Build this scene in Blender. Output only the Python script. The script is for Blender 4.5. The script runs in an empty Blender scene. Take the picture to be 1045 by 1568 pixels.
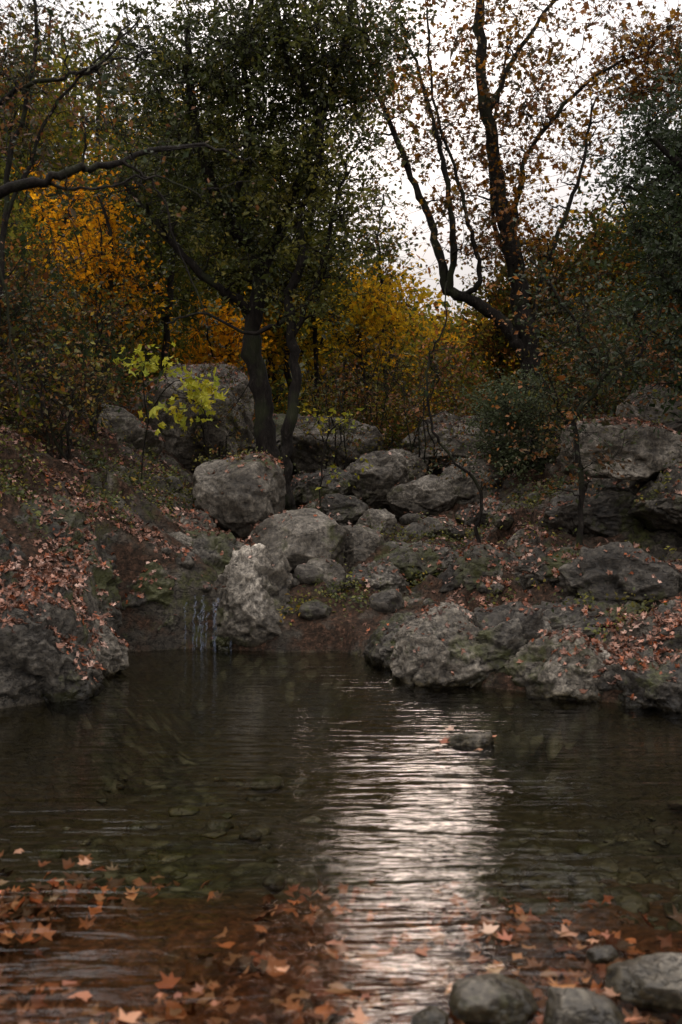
import bpy, bmesh, math, random
import numpy as np
from mathutils import Vector
rng = np.random.default_rng(7)
random.seed(7)
scene = bpy.context.scene
U = rng.uniform

# ---------------------------------------------------------------- noise
_perm = np.random.default_rng(3).permutation(256); _perm = np.concatenate([_perm, _perm, _perm])
_g = np.random.default_rng(4).normal(size=(256, 3)); _g /= np.linalg.norm(_g, axis=1)[:, None]
_r = np.random.default_rng(5).random((256, 4))
def perlin(p):
    p = np.asarray(p, float); i = np.floor(p).astype(int); f = p - i; i &= 255
    w = f*f*f*(f*(f*6-15)+10)
    out = 0
    for dx in (0, 1):
        for dy in (0, 1):
            for dz in (0, 1):
                h = _perm[_perm[_perm[(i[:, 0]+dx) & 255]+((i[:, 1]+dy) & 255)]+((i[:, 2]+dz) & 255)]
                g = _g[h]; d = (g*(f-np.array([dx, dy, dz]))).sum(1)
                ww = (w[:, 0] if dx else 1-w[:, 0])*(w[:, 1] if dy else 1-w[:, 1])*(w[:, 2] if dz else 1-w[:, 2])
                out = out+d*ww
    return out*1.6
def fbm(p, o=4, g=.5):
    a = 1; s = 0; p = np.asarray(p, float)
    for k in range(o):
        s = s+a*perlin(p+k*17.3); p = p*2.07; a *= g
    return s
def ridged(p, o=4):
    a = 1; s = 0; p = np.asarray(p, float)
    for k in range(o):
        s = s+a*(1-2*np.abs(perlin(p+k*9.1))); p = p*2.1; a *= .5
    return s
def facet(p, flat=False):
    """fractured rock: every Voronoi cell is a randomly tilted plane"""
    p = np.asarray(p, float); i = np.floor(p).astype(int); best = np.full(len(p), 1e9); val = np.zeros(len(p))
    for dx in (-1, 0, 1):
        for dy in (-1, 0, 1):
            for dz in ((0,) if flat else (-1, 0, 1)):
                c = i+np.array([dx, dy, dz]); h = _perm[_perm[_perm[c[:, 0] & 255]+(c[:, 1] & 255)]+(c[:, 2] & 255)]
                q = p-(c+_r[h][:, :3]); 
                if flat: q[:, 2] = 0
                d = (q*q).sum(1); m = d < best; best[m] = d[m]; val[m] = (q*_g[(h*7+3) & 255]).sum(1)[m]+(_r[h][:, 3][m]-.5)*.5
    return val
def sstep(a, b, x):
    t = np.clip((x-a)/(b-a), 0, 1); return t*t*(3-2*t)

# ---------------------------------------------------------------- mesh helper
def build(name, V, F, mats, midx=None, col=None, smooth=None, loc=None):
    V = np.asarray(V, np.float32); F = np.asarray(F, np.int32); k = F.shape[1]
    me = bpy.data.meshes.new(name)
    me.vertices.add(len(V)); me.vertices.foreach_set('co', V.ravel())
    me.loops.add(F.size); me.loops.foreach_set('vertex_index', F.ravel())
    me.polygons.add(len(F)); me.polygons.foreach_set('loop_start', np.arange(0, F.size, k, dtype=np.int32))
    me.polygons.foreach_set('loop_total', np.full(len(F), k, np.int32))
    for m in mats: me.materials.append(m)
    if midx is not None: me.polygons.foreach_set('material_index', np.asarray(midx, np.int32))
    if smooth is not None:
        me.polygons.foreach_set('use_smooth', np.broadcast_to(smooth, len(F)).astype(bool))
    me.update(calc_edges=True)
    if col is not None:
        a = me.attributes.new('Tint', 'FLOAT_COLOR', 'FACE')
        c = np.ones((len(F), 4), np.float32); c[:, :3] = col; a.data.foreach_set('color', c.ravel())
    ob = bpy.data.objects.new(name, me); scene.collection.objects.link(ob)
    if loc is not None: ob.location = loc
    return ob

# ---------------------------------------------------------------- materials
def newmat(name):
    m = bpy.data.materials.new(name); m.use_nodes = True; nt = m.node_tree; nt.nodes.clear()
    out = nt.nodes.new('ShaderNodeOutputMaterial')
    def N(t, **kw):
        n = nt.nodes.new('ShaderNode'+t)
        for k, v in kw.items():
            if k.startswith('_'): setattr(n, k[1:], v)
            else: n.inputs[k.replace('__', ' ')].default_value = v
        return n
    def L(a, ao, b, bi): nt.links.new(a.outputs[ao], b.inputs[bi])
    return m, nt, out, N, L
def ramp(N, stops):
    r = N('ValToRGB'); e = r.color_ramp.elements
    while len(e) < len(stops): e.new(.5)
    for i, (p, c) in enumerate(stops):
        e[i].position = p; e[i].color = (*c, 1) if len(c) == 3 else c
    return r
def mapr(N, L, src, so, a, b, c=0, d=1):
    n = N('MapRange'); n.inputs['From Min'].default_value = a; n.inputs['From Max'].default_value = b
    n.inputs['To Min'].default_value = c; n.inputs['To Max'].default_value = d
    L(src, so, n, 'Value'); return n
def mix(N, L, f, A, B, mode='MIX'):
    n = N('MixRGB', _blend_type=mode)
    if isinstance(f, tuple): L(f[0], f[1], n, 'Fac')
    else: n.inputs['Fac'].default_value = f
    for s, v in (('Color1', A), ('Color2', B)):
        if isinstance(v[0], (int, float)): n.inputs[s].default_value = (*v, 1)
        else: L(v[0], v[1], n, s)
    return n
def mathn(N, L, op, a, b=None):
    n = N('Math', _operation=op)
    for i, v in enumerate((a, b)):
        if v is None: continue
        if isinstance(v, (int, float)): n.inputs[i].default_value = v
        else: nt = L(v[0], v[1], n, i)
    return n

def leaf_mat(name, trans=.35, rough=.5, spec=.35):
    m, nt, out, N, L = newmat(name)
    at = N('Attribute', _attribute_name='Tint')
    if spec > 0:
        p = N('BsdfPrincipled', Roughness=rough); p.inputs['Specular IOR Level'].default_value = spec; L(at, 'Color', p, 'Base Color')
    else:
        p = N('BsdfDiffuse'); L(at, 'Color', p, 'Color')
    if trans <= 0: L(p, 0, out, 'Surface'); return m
    t = N('BsdfTranslucent'); L(at, 'Color', t, 'Color')
    ms = N('MixShader', Fac=trans); L(p, 0, ms, 1); L(t, 0, ms, 2); L(ms, 0, out, 'Surface')
    return m
M_leaf = leaf_mat('leaf_material', .42, .45, .4)
M_leaf_far = leaf_mat('far_leaf_material', .4, .5, 0)
M_litter = leaf_mat('fallen_leaf_material', 0, .5, .5)

def bark_mat():
    m, nt, out, N, L = newmat('bark_material')
    g = N('NewGeometry'); mp = N('Mapping'); mp.inputs['Scale'].default_value = (1, 1, .35); L(g, 'Position', mp, 'Vector')
    n1 = N('TexNoise', Scale=28., Detail=4., Roughness=.65); L(mp, 'Vector', n1, 'Vector')
    n2 = N('TexNoise', Scale=3.5, Detail=2.); L(g, 'Position', n2, 'Vector')
    r = ramp(N, [(.3, (.006, .005, .004)), (.6, (.020, .016, .013)), (.8, (.08, .070, .058))]); L(n1, 'Fac', r, 'Fac')
    f = mapr(N, L, n2, 'Fac', .52, .66, 0, .6)
    c = mix(N, L, (f, 'Result'), (r, 'Color'), (.03, .036, .014))
    b = N('Bump', Strength=.9, Distance=.025); L(n1, 'Fac', b, 'Height')
    p = N('BsdfPrincipled', Roughness=.9); p.inputs['Specular IOR Level'].default_value = .2
    L(c, 'Color', p, 'Base Color'); L(b, 'Normal', p, 'Normal'); L(p, 0, out, 'Surface'); return m
M_bark = bark_mat()

def rock_nodes(N, L, b=1., moss=.56):
    g = N('NewGeometry')
    n1 = N('TexNoise', Scale=1.9, Detail=5., Roughness=.65); L(g, 'Position', n1, 'Vector')
    n2 = N('TexNoise', Scale=34., Detail=4., Roughness=.75); L(g, 'Position', n2, 'Vector')
    mp = N('Mapping'); mp.inputs['Scale'].default_value = (1, 1, 2.); mp.inputs['Rotation'].default_value = (.45, .35, 0); L(g, 'Position', mp, 'Vector')
    n3 = N('TexNoise', Scale=6.5, Detail=4., Roughness=.66, Distortion=.3); L(mp, 'Vector', n3, 'Vector')
    crack = mathn(N, L, 'ABSOLUTE', (mathn(N, L, 'SUBTRACT', (n3, 'Fac'), .5), 0))
    crk = mapr(N, L, crack, 0, 0., .016, 0, 1)
    r1 = ramp(N, [(.3, (.04*b, .033*b, .024*b)), (.46, (.105*b, .091*b, .070*b)), (.58, (.21*b, .188*b, .152*b)), (.72, (.50*b, .455*b, .38*b))])
    L(n1, 'Fac', r1, 'Fac')
    r2 = ramp(N, [(.3, (.3, .3, .31)), (.5, (.85, .84, .83)), (.66, (1.5, 1.47, 1.43))]); L(n2, 'Fac', r2, 'Fac')
    c = mix(N, L, 1., (r1, 'Color'), (r2, 'Color'), 'MULTIPLY')
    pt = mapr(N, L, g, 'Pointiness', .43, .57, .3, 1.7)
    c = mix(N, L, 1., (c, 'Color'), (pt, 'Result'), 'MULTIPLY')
    dk = mix(N, L, (mapr(N, L, crk, 'Result', 0, 1, .6, 0), 'Result'), (c, 'Color'), (.02, .016, .012))
    n4 = N('TexNoise', Scale=2.1, Detail=5., Roughness=.75); L(g, 'Position', n4, 'Vector')
    mf = mapr(N, L, n4, 'Fac', moss, moss+.10, 0, .8)
    ms = mix(N, L, (mf, 'Result'), (dk, 'Color'), (mix(N, L, (n2, 'Fac'), (.014, .015, .004), (.10, .108, .026)), 'Color'))
    h = mathn(N, L, 'ADD', (mathn(N, L, 'MULTIPLY', (n2, 'Fac'), .4), 0), (mathn(N, L, 'MULTIPLY', (crk, 'Result'), .3), 0))
    h = mathn(N, L, 'ADD', (h, 0), (mathn(N, L, 'MULTIPLY', (n3, 'Fac'), .5), 0))
    return g, ms, h
def rock_mat(name, bright, moss=.56, bump=.028, wetc=(.3, .28, .2)):
    m, nt, out, N, L = newmat(name)
    g, c, h = rock_nodes(N, L, bright, moss)
    sx = N('SeparateXYZ'); L(g, 'Position', sx, 'Vector')
    nn = N('TexNoise', Scale=5., Detail=1.); L(g, 'Position', nn, 'Vector')
    zz = mathn(N, L, 'SUBTRACT', (sx, 'Z'), (mathn(N, L, 'MULTIPLY', (nn, 'Fac'), .14), 0))
    wet = mapr(N, L, zz, 0, -.04, .03, 1, 0)
    c2 = mix(N, L, (wet, 'Result'), (c, 'Color'), (mix(N, L, 1., (c, 'Color'), wetc, 'MULTIPLY'), 'Color'))
    rg = mapr(N, L, wet, 'Result', 0, 1, .65, .28)
    b = N('Bump', Strength=1., Distance=bump); L(h, 0, b, 'Height')
    p = N('BsdfPrincipled'); p.inputs['Specular IOR Level'].default_value = .4
    L(c2, 'Color', p, 'Base Color'); L(rg, 'Result', p, 'Roughness'); L(b, 'Normal', p, 'Normal'); L(p, 0, out, 'Surface'); return m
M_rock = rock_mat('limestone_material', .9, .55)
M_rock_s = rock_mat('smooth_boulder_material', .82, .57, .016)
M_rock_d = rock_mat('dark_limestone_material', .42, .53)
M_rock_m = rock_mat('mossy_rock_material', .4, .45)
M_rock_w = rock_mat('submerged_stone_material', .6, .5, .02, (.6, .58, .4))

def ground_mat():
    m, nt, out, N, L = newmat('stream_ground_material')
    g, c, h = rock_nodes(N, L, .45, .53)
    sx = N('SeparateXYZ'); L(g, 'Position', sx, 'Vector')
    a = N('TexNoise', Scale=1.3, Detail=4., Roughness=.65); L(g, 'Position', a, 'Vector')
    s = N('TexNoise', Scale=22., Detail=4., Roughness=.75); L(g, 'Position', s, 'Vector')
    soil = ramp(N, [(.3, (.010, .007, .004)), (.5, (.036, .020, .011)), (.62, (.08, .042, .025)), (.75, (.16, .09, .058))]); L(s, 'Fac', soil, 'Fac')
    c1 = mix(N, L, (mapr(N, L, a, 'Fac', .44, .53), 'Result'), (c, 'Color'), (soil, 'Color'))
    fo = ramp(N, [(.35, (.02, .026, .012)), (.65, (.07, .075, .03))]); L(a, 'Fac', fo, 'Fac')
    c1 = mix(N, L, (mapr(N, L, sx, 'Y', 14, 20), 'Result'), (c1, 'Color'), (fo, 'Color'))
    c1 = mix(N, L, (mapr(N, L, sx, 'Y', 80, 300), 'Result'), (c1, 'Color'), (.12, .16, .20))  # bluish distance haze painted into the far hills' ground colour
    # cobbled silt bottom (planar texture so it does not smear on the steep sides)
    fl = N('Mapping'); fl.inputs['Scale'].default_value = (1, 1, 0); L(g, 'Position', fl, 'Vector')
    dn = N('TexNoise', Scale=5., Detail=3.); L(fl, 'Vector', dn, 'Vector')
    dv = mix(N, L, .1, (fl, 'Vector'), (dn, 'Color'))
    v = N('TexVoronoi', Scale=13.); L(dv, 'Color', v, 'Vector')
    pc = ramp(N, [(0., (1, 1, 1)), (.4, (.75, .75, .72)), (.7, (.25, .25, .22))]); L(v, 'Distance', pc, 'Fac')
    vc = N('RGBToBW'); L(v, 'Color', vc, 'Color')
    pc2 = ramp(N, [(.2, (.03, .029, .015)), (.6, (.075, .074, .042)), (.9, (.22, .21, .15))]); L(vc, 0, pc2, 'Fac')
    pcc = mix(N, L, 1., (pc, 'Color'), (pc2, 'Color'), 'MULTIPLY')
    pm = N('TexNoise', Scale=.8, Detail=6., Roughness=.7); L(g, 'Position', pm, 'Vector')
    silt = ramp(N, [(.3, (.014, .011, .005)), (.7, (.06, .046, .02))]); L(s, 'Fac', silt, 'Fac')
    bot = mix(N, L, (mapr(N, L, pm, 'Fac', .46, .6), 'Result'), (silt, 'Color'), (pcc, 'Color'))
    red = ramp(N, [(.3, (.03, .010, .004)), (.5, (.10, .031, .011)), (.7, (.26, .09, .035))]); L(s, 'Fac', red, 'Fac')
    near = mapr(N, L, mathn(N, L, 'ADD', (sx, 'Y'), (mathn(N, L, 'MULTIPLY', (pm, 'Fac'), 2.6), 0)), 0, 4.3, 6.0, 1, 0)
    bot2 = mix(N, L, (near, 'Result'), (bot, 'Color'), (red, 'Color'))
    uw = mapr(N, L, sx, 'Z', -.04, .02, 1, 0)
    c3 = mix(N, L, (uw, 'Result'), (c1, 'Color'), (bot2, 'Color'))
    b = N('Bump', Strength=1., Distance=.032); L(h, 0, b, 'Height')
    p = N('BsdfPrincipled', Roughness=.85); p.inputs['Specular IOR Level'].default_value = .25
    L(c3, 'Color', p, 'Base Color'); L(b, 'Normal', p, 'Normal'); L(p, 0, out, 'Surface'); return m
M_ground = ground_mat()

def water_mat():
    m, nt, out, N, L = newmat('pool_water_material')
    g = N('NewGeometry')
    mp = N('Mapping'); mp.inputs['Scale'].default_value = (1.7, 12., 1); L(g, 'Position', mp, 'Vector')
    n1 = N('TexNoise', Scale=1., Detail=2., Roughness=.45, Distortion=.7); L(mp, 'Vector', n1, 'Vector')
    mp2 = N('Mapping'); mp2.inputs['Scale'].default_value = (6., 24., 1); mp2.inputs['Rotation'].default_value = (0, 0, .12); L(g, 'Position', mp2, 'Vector')
    n2 = N('TexNoise', Scale=1., Detail=2.); L(mp2, 'Vector', n2, 'Vector')
    n5 = N('TexNoise', Scale=.9, Detail=2.); L(g, 'Position', n5, 'Vector')
    amp = mapr(N, L, n5, 'Fac', .35, .65, .4, 1.3)
    h = mathn(N, L, 'ADD', (n1, 'Fac'), (mathn(N, L, 'MULTIPLY', (n2, 'Fac'), .35), 0))
    h = mathn(N, L, 'MULTIPLY', (h, 0), (amp, 0))
    b = N('Bump', Strength=1., Distance=.011); L(h, 0, b, 'Height')
    fr = N('Fresnel', IOR=1.34); L(b, 'Normal', fr, 'Normal')
    gl = N('BsdfGlossy', Roughness=.03); gl.inputs['Color'].default_value = (1, 1, 1, 1); L(b, 'Normal', gl, 'Normal')
    tr = N('BsdfTransparent'); tr.inputs['Color'].default_value = (.72, .71, .61, 1)
    ms = N('MixShader'); L(fr, 0, ms, 0); L(tr, 0, ms, 1); L(gl, 0, ms, 2); L(ms, 0, out, 'Surface'); return m
M_water = water_mat()
def fall_mat():
    m, nt, out, N, L = newmat('falling_water_material')
    g = N('NewGeometry'); mp = N('Mapping'); mp.inputs['Scale'].default_value = (90, 90, 9); L(g, 'Position', mp, 'Vector')
    n = N('TexNoise', Scale=1., Detail=3.); L(mp, 'Vector', n, 'Vector')
    f = mapr(N, L, n, 'Fac', .45, .68, 0, .6)
    p = N('BsdfPrincipled', Roughness=.12); p.inputs['Base Color'].default_value = (.15, .18, .25, 1)
    t = N('BsdfTransparent'); ms = N('MixShader'); L(f, 'Result', ms, 0); L(t, 0, ms, 1); L(p, 0, ms, 2); L(ms, 0, out, 'Surface'); return m
M_fall = fall_mat()

# ---------------------------------------------------------------- terrain
POOL = np.array([(-1.78, 8.2), (-1.2, 8.4), (-.49, 8.2), (0, 8.25), (.25, 7.9), (.6, 7.15), (1.21, 6.75), (1.8, 6.4), (2.3, 6.2), (3.2, 5.8),
                 (4., 5.), (4.2, 3.5), (3, 2.5), (1.2, 2.3), (0, 2.25), (-1.5, 2.25), (-3.5, 2.6), (-4.2, 4), (-3.5, 5.3), (-2.5, 6.0), (-1.95, 6.4), (-1.72, 7.1), (-1.74, 7.75)])
def pool_sd(x, y):
    d = np.full(x.shape, 1e9); ins = np.zeros(x.shape, bool); n = len(POOL)
    for i in range(n):
        a = POOL[i]; b = POOL[(i+1) % n]; e = b-a
        t = np.clip(((x-a[0])*e[0]+(y-a[1])*e[1])/(e@e), 0, 1)
        d = np.minimum(d, np.hypot(x-a[0]-t*e[0], y-a[1]-t*e[1]))
        c = ((a[1] > y) != (b[1] > y)) & (x < (b[0]-a[0])*(y-a[1])/(b[1]-a[1]+1e-12)+a[0]); ins ^= c
    return np.where(ins, -d, d)
def H(x, y, rough=True):
    x = np.asarray(x, float); y = np.asarray(y, float)
    zc = np.interp(y, [-60, 2, 8, 8.7, 10, 12, 14, 17, 25, 40, 60, 100, 200, 400, 900], [.3, .1, .1, .38, .6, .93, 1.25, 1.7, 2.8, 4.4, 6.4, 10, 22, 56, 60])
    xl = np.interp(y, [0, 5, 8, 12, 20, 60, 100], [-4, -2.4, -.8, -1.3, -1.5, 0, 2]); xr = np.interp(y, [0, 5, 8, 12, 20, 60, 200], [4.3, 2.6, .7, 1.7, 2.8, 9, 36])
    sl = np.interp(y, [0, 8, 20, 40, 70], [.5, .70, .85, 1.6, 2.2]); sr = np.interp(y, [0, 8, 9.3, 14, 40], [.3, .2, .42, .8, .55])
    dl = np.maximum(0, xl-x); dr = np.maximum(0, x-xr)
    base = zc+45*(1-np.exp(-sl*dl/45))+16*(1-np.exp(-sr*dr/16))
    d = pool_sd(x, y)
    near = sstep(30, 10, y)
    P = np.stack([x, y, np.zeros_like(x)], -1).reshape(-1, 3)
    r = .14*fbm(P*np.array([.8, 1.0, 1]), 5)
    m = (P[:, 1] < 20) & (np.abs(P[:, 0]) < 8) & (P[:, 1] > 0)
    Q = P[m]; Qw = Q+.12*np.stack([fbm(Q*2, 2), fbm(Q*2+9, 2), Q[:, 0]*0], -1)
    rr = np.zeros(len(P)); rr[m] = .18*facet(Qw*np.array([1.5, 2.4, 1])+.3, True)+.07*facet(Qw*np.array([4.2, 7, 1])+5, True)+.03*ridged(Q*np.array([5, 7, 1.]), 3)
    r = (r+rr).reshape(x.shape)
    r2 = (.35*fbm(P*.22+3, 3)).reshape(x.shape)
    base = base+r*near*sstep(0, .8, d)+r2*(1-near)*2
    up = np.minimum(d*2.8+.02, 10)
    land = np.where(d > 0, np.minimum(base, up+.3*sstep(0, .3, d)), 0)
    land = np.maximum(land, .02+.1*np.minimum(np.maximum(d, 0), 1))
    fl = .16+.4*sstep(3.3, 5.4, y)
    fn = (.05*fbm(P*2.3+9, 4)).reshape(x.shape)
    und = -np.minimum(np.maximum(-d, 0)*.9, fl)+fn*sstep(0, .3, -d)
    return np.where(d > 0, land, np.minimum(und, -.01))
def axis(dense_a, dense_b, step, lo, hi):
    a = list(np.arange(dense_a, dense_b+1e-6, step)); s = step; v = a[-1]
    while v < hi: s *= 1.12; v += s; a.append(v)
    s = step; v = a[0]; pre = []
    while v > lo: s *= 1.12; v -= s; pre.append(v)
    return np.array(pre[::-1]+a)
xs = axis(-5, 5, .03, -700, 700); ys = axis(2, 15, .032, -120, 1000)
X, Y = np.meshgrid(xs, ys); Z = H(X, Y)
nx, ny = len(xs), len(ys)
idx = np.arange(nx*ny).reshape(ny, nx)
F = np.stack([idx[:-1, :-1], idx[:-1, 1:], idx[1:, 1:], idx[1:, :-1]], -1).reshape(-1, 4)
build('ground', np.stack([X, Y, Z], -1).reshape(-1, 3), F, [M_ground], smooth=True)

bm = bmesh.new(); cen = POOL.mean(0); vs = []
for i, p in enumerate(POOL):
    q = POOL[(i+1) % len(POOL)]-POOL[i-1]; nrm = np.array([q[1], -q[0]])/np.linalg.norm(q)
    if np.dot(nrm, p-cen) < 0: nrm = -nrm
    pp = p+nrm*.12; vs.append(bm.verts.new((pp[0], pp[1], 0)))
fc = bm.faces.new(vs); bm.normal_update()
if fc.normal.z < 0: fc.normal_flip()
bmesh.ops.triangulate(bm, faces=[fc])
me = bpy.data.meshes.new('pool_water'); bm.to_mesh(me); bm.free(); me.materials.append(M_water)
ob = bpy.data.objects.new('pool_water', me); scene.collection.objects.link(ob)

# ---------------------------------------------------------------- rocks
_ico = {}
def ico(s):
    if s not in _ico:
        bm = bmesh.new(); bmesh.ops.create_icosphere(bm, subdivisions=s, radius=1)
        v = np.array([q.co[:] for q in bm.verts]); f = np.array([[l.index for l in q.verts] for q in bm.faces]); bm.free(); _ico[s] = (v, f)
    return _ico[s]
def rock_verts(r, seed, sub=6, karst=.5, nf=14, blocky=.72):
    R = np.random.default_rng(seed); v, f = ico(sub); v = v.copy()
    for k in range(nf):
        n = R.normal(size=3); n /= np.linalg.norm(n); d = R.uniform(blocky, .92)
        ex = np.maximum(0, v@n-d); v -= ex[:, None]*n*.96
    v = v*np.array(r)*1.06
    off = R.uniform(0, 50, 3); m = float(np.mean(r)); nrm = v/np.array(r)**2
    nrm /= np.linalg.norm(nrm, axis=1)[:, None]
    q = v+off
    st = q@np.array([[1, .2, 0], [-.2, 1, .5], [.1, -.4, 1.]])*np.array([1, 1, 1.6])
    st = st+.04*np.stack([fbm(q*4, 2), fbm(q*4+9, 2), fbm(q*4+4, 2)], -1)
    disp = .09*m*fbm(q/m*.9, 3)+.008*fbm(q*13, 4)
    disp += karst*(.17*m*facet(st*1.1/m)+.09*m*facet(st*2.8/m)+.03*m*facet(st*6.5/m)+.012*m**.5*ridged(st*5/m**.5, 3))
    return v+nrm*disp[:, None], f
def boulder(x, y, z, rx, ry, rz, rot=0, seed=0, mat=None, karst=.5, name='boulder', sub=6, nf=20, blocky=.66):
    v, f = rock_verts((rx, ry, rz), seed, sub, karst, nf, blocky)
    ob = build(name, v, f, [mat or M_rock], smooth=True, loc=(x, y, z)); ob.rotation_euler = (random.uniform(-.12, .12), random.uniform(-.12, .12), rot); return ob
B = boulder
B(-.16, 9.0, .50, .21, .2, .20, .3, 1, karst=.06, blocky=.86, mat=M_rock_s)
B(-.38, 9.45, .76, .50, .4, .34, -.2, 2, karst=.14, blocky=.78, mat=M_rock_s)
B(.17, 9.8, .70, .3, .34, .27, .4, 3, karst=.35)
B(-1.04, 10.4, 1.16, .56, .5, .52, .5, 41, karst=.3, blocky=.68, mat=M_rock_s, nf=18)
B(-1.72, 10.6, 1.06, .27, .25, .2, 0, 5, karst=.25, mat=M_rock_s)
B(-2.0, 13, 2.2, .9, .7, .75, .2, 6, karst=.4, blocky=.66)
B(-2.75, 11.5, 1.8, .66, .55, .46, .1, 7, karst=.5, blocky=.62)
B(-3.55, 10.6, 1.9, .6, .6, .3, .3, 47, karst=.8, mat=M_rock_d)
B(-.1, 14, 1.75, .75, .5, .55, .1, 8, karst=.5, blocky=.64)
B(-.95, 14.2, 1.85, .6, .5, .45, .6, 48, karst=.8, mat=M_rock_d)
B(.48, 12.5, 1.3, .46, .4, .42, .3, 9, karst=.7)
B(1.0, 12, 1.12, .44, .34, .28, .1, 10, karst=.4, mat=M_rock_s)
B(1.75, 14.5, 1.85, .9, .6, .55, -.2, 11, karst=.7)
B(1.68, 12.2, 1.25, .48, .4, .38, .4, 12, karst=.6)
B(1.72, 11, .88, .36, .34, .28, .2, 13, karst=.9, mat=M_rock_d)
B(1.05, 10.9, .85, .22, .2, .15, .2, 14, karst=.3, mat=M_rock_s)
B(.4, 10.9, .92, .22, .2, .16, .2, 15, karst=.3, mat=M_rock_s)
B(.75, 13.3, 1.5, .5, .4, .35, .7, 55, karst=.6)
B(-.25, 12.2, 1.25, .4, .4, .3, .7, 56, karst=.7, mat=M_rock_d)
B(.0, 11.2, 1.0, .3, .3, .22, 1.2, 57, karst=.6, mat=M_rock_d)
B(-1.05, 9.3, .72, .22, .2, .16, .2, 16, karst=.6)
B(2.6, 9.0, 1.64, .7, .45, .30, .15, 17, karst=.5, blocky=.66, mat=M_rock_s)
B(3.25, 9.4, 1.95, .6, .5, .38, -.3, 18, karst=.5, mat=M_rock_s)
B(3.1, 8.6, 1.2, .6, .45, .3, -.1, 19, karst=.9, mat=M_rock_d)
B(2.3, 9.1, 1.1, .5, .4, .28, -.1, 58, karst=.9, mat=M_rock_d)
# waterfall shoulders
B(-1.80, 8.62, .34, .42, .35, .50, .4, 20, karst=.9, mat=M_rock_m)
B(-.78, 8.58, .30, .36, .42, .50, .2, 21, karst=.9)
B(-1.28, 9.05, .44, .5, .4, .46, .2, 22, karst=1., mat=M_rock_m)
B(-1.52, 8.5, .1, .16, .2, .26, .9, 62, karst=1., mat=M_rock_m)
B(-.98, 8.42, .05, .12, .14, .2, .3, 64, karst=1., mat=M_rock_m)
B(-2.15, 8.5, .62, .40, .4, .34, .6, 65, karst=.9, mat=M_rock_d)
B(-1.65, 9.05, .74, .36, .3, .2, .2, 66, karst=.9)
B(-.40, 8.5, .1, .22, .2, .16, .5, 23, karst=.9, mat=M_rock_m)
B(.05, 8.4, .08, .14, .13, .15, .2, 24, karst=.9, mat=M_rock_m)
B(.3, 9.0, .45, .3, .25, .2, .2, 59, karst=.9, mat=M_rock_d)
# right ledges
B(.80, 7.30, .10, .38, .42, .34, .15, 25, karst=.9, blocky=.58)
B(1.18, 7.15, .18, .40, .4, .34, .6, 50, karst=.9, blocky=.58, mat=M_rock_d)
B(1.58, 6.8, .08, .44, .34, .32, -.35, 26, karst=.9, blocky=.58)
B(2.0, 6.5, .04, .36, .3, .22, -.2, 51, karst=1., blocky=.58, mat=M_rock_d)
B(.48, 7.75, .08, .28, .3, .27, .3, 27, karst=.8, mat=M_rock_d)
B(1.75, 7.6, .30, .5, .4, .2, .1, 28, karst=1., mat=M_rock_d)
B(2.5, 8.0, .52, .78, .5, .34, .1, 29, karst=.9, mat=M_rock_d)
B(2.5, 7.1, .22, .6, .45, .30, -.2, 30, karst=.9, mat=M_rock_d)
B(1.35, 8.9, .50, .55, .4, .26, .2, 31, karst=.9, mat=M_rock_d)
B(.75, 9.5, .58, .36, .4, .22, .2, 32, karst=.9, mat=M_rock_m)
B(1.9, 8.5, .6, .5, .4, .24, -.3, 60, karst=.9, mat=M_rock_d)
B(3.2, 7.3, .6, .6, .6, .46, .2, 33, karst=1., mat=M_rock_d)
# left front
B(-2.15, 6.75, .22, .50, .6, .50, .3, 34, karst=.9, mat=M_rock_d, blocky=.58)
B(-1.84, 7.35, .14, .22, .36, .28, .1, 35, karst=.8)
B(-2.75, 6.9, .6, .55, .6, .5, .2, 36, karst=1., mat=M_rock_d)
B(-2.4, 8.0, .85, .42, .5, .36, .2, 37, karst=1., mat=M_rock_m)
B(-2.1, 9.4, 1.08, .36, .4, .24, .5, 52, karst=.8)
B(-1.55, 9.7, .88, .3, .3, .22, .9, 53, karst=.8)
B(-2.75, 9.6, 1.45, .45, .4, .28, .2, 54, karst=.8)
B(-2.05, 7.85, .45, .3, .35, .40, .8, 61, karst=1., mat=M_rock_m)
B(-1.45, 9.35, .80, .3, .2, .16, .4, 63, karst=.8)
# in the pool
B(.72, 5.5, -.015, .16, .10, .075, .2, 38, karst=.6, name='pool_rock', sub=5)
B(-.28, 4.1, -.2, .06, .05, .04, .2, 39, karst=.2, name='pool_rock', sub=4, mat=M_rock_w)
V = []; FF = []; o = 0
for k in range(230):
    if k < 190: xx, yy = U(.5, 2.6), U(3.7, 5.8)
    else: xx, yy = U(-1.6, 0), U(4.8, 6.6)
    r = .02+.07*rng.random()**2
    v, f = rock_verts((r*U(.8, 1.5), r*U(.8, 1.3), r*U(.35, .6)), 900+k, 3, .3, 10)
    v = v+np.array([xx, yy, H(np.array([xx]), np.array([yy]))[0]+r*.05]); V.append(v); FF.append(f+o); o += len(v)
build('submerged_stones', np.concatenate(V), np.concatenate(FF), [M_rock_w], smooth=True)
for k, (xx, yy, r) in enumerate([(.43, 2.78, .13), (.66, 2.70, .13), (.92, 2.87, .15), (.24, 2.68, .06), (.8, 3.05, .045), (.98, 2.6, .12), (1.15, 2.78, .12)]):
    B(xx, yy, .015, r, r*.8, r*.5, U(-.4, .4), 300+k, karst=.25, name='shore_stone', sub=5, blocky=.7, mat=M_rock_s)

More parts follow.
